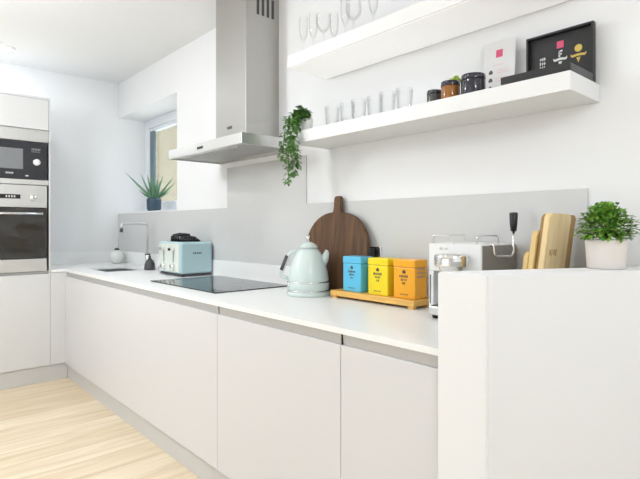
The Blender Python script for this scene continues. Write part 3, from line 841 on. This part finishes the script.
obj('lever_grip', tube(NB(), [L(-.913, 1.780, 1.236), L(-.913, 1.780, 1.262), L(-.913, 1.780, 1.302), L(-.913, 1.780, 1.306)], .012, 16, [.0105, .0135, .0155, .012]), M['black'], wd)
bm = NB()
box(bm, -hx+.05, -hx+.062, -.0015, 0, .262, .270); box(bm, -hx+.075, -hx+.087, -.0015, 0, .262, .270)
obj('buttons', bm, M['chrome'], t)

# ------------------------------------------------------------------ chopping boards leaning on the partition
def cboard(x, y0, y1, h, th, m, label, lean=.13):
    """stands on the worktop just behind the partition, top leaning to the right"""
    t = thing('chopping_board', label, 'chopping board', (x, (y0+y1)/2, ZW+.0004), 0, 'chopping boards leaning by the partition')
    t.rotation_euler = (0, math.atan(lean), 0)
    hy = (y1-y0)/2
    bm = NB(); prism(bm, [(-hy, 0), (hy, 0), (hy, h-.012), (hy-.012, h), (-hy+.012, h), (-hy, h-.012)], -th, 0, .002, 'x')
    obj('board', bm, m, t)
    return t, hy
bd, hy = cboard(-.744, 1.592, 1.752, .392, .020, M['bamboo'], 'tallest pale bamboo chopping board at the front of the leaning boards')
bm = NB()
for k, (a, b) in enumerate(((-.055, -.045), (-.038, -.034), (-.026, -.016), (-.012, -.004))):
    box(bm, 0, .0006, a, b, .258-.004*(k % 2), .276)
obj('burnt_mark', bm, M['brown'], bd)
cboard(-.7655, 1.610, 1.846, .390, .016, M['brown'], 'brown wooden chopping board peeping out behind the tallest bamboo one')
cboard(-.7830, 1.600, 1.74, .335, .018, M['bamboo_edge'], 'medium bamboo chopping board behind the tall ones')
cboard(-.8025, 1.600, 1.73, .265, .016, M['bamboo_edge'], 'shortest bamboo chopping board next to the coffee machine')

# ------------------------------------------------------------------ potted herb on the partition
t = thing('potted_herb', 'bushy green herb in a blush white pot on the partition', 'plant', (-0.556, 1.655, ZP+.0004))
obj('pot', lathe(NB(), [(0, 0), (.048, 0), (.052, .004), (.057, .083), (.057, .087), (.052, .087), (.050, .075), (0, .075)], seg=36), M['potpink'], t)
obj('soil', lathe(NB(), [(0, .0755), (.049, .0755), (.049, .079), (0, .081)], seg=24), M['soil'], t)
rr = random.Random(33)
for k in range(3):
    bm = NB()
    for i in range(8):
        a = rr.uniform(0, 2*PI); e = rr.uniform(.5, 1.5)
        dd = Vector((math.cos(a)*math.cos(e), math.sin(a)*math.cos(e), math.sin(e)))
        tube(bm, [(0, 0, .078), tuple(Vector((0, 0, .10)) + dd*.04), tuple(Vector((0, 0, .105)) + dd*.075)], .0012, 5)
    for i in range(330):
        a = rr.uniform(0, 2*PI); e = rr.uniform(-.5, 1.5)
        dd = Vector((math.cos(a)*math.cos(e), math.sin(a)*math.cos(e), math.sin(e)*.95))
        rad = rr.uniform(.25, 1)**.6*.083*rr.uniform(.85, 1.08)
        p = Vector((0, 0, .120)) + dd*rad
        if p.z < .088: p.z = .088 + rr.uniform(0, .02)
        d2 = (dd + Vector((rr.uniform(-.6, .6), rr.uniform(-.6, .6), rr.uniform(-.3, .6)))).normalized()
        leaf(bm, p - d2*.008, d2, rr.uniform(.014, .021), .0135, .25)
    obj('foliage', bm, M['leaf2'] if k != 1 else M['leaf'], t)

# ------------------------------------------------------------------ ceiling lights
def downlight(x, y, label, visible=True):
    t = thing('ceiling_light', label, 'ceiling light', (x, y, ZC), 0, 'round ceiling lights')
    obj('bezel', lathe(NB(), [(.060, -.0003), (.085, -.0003), (.085, -.006), (.078, -.012), (.060, -.012), (.060, -.0003)], seg=32), M['white'], t)
    obj('lens', lathe(NB(), [(0, -.0004), (.0595, -.0004), (.0595, -.008), (0, -.008)], seg=32), M['lamp'], t)
downlight(-4.72, 0.80, 'round white ceiling light at the upper left edge of the photo')

# ------------------------------------------------------------------ light
w_ = bpy.data.worlds.new('World'); C.world = w_; w_.use_nodes = True
wt_ = w_.node_tree; bg = wt_.nodes['Background']; bg.inputs['Strength'].default_value = 1.0
tc = wt_.nodes.new('ShaderNodeTexCoord'); sx_ = wt_.nodes.new('ShaderNodeSeparateXYZ'); rp = wt_.nodes.new('ShaderNodeValToRGB')
e = rp.color_ramp.elements                                     # overcast sky: brighter towards the zenith
e[0].position = 0.0; e[0].color = (1.02, 1.08, 1.15, 1)
e[1].position = 0.75; e[1].color = (5.0, 5.3, 5.7, 1)
x_ = e.new(0.28); x_.color = (1.3, 1.37, 1.46, 1)
wt_.links.new(tc.outputs['Generated'], sx_.inputs[0]); wt_.links.new(sx_.outputs['Z'], rp.inputs['Fac']); wt_.links.new(rp.outputs['Color'], bg.inputs['Color'])

def area(name, loc, rot, sx, sy, power, color=(1, 1, 1)):
    l = bpy.data.lights.new(name, 'AREA'); l.shape = 'RECTANGLE'; l.size = sx; l.size_y = sy; l.energy = power; l.color = color
    o = bpy.data.objects.new(name, l); COL.objects.link(o); o.location = loc; o.rotation_euler = rot
    return o
def globe(name, loc, power, radius):
    l = bpy.data.lights.new(name, 'POINT'); l.energy = power; l.shadow_soft_size = radius; l.color = (0.88, 0.945, 1.0)
    o = bpy.data.objects.new(name, l); COL.objects.link(o); o.location = loc
globe('pendant_lamp', (-3.1, -0.25, 2.2), 46, 0.2)  # unseen point light with no fitting, added to fill the room
globe('pendant_lamp', (0.9, 0.3, 2.2), 33, 0.2)  # unseen point light, added to brighten the partition face
for x, y in ((-1.5, 0.6), (-2.9, 0.35)):
    area('downlight_lamp', (x, y, ZC-0.02), (0, 0, 0), 0.11, 0.11, 3.5, (0.93, 0.97, 1.0))  # unseen ceiling area lights, added to brighten the worktop
area('downlight_lamp', (-4.72, 0.80, ZC-0.02), (0, 0, 0), 0.11, 0.11, 2, (0.93, 0.97, 1.0))
s = bpy.data.lights.new('sun', 'SUN'); s.energy = 3.5; s.angle = .1
so = bpy.data.objects.new('sun', s); COL.objects.link(so); so.rotation_euler = (0, math.radians(-38), 0); so.location = (-4, 6, 6)

# ------------------------------------------------------------------ camera
cam = bpy.data.cameras.new('camera'); co = bpy.data.objects.new('camera', cam); COL.objects.link(co)
cam.sensor_fit = 'HORIZONTAL'; cam.sensor_width = 36; cam.lens = 36*503/640
cam.shift_y = -12.0/640
cam.clip_start = 0.05
co.location = (0, 0, 1.25); co.rotation_euler = (PI/2, 0, math.atan2(.7455, .6665))
C.camera = co
C.view_settings.view_transform = 'Standard'; C.view_settings.look = 'None'
C.view_settings.gamma = 1; C.view_settings.use_curve_mapping = False
C.view_settings.exposure = 0.34
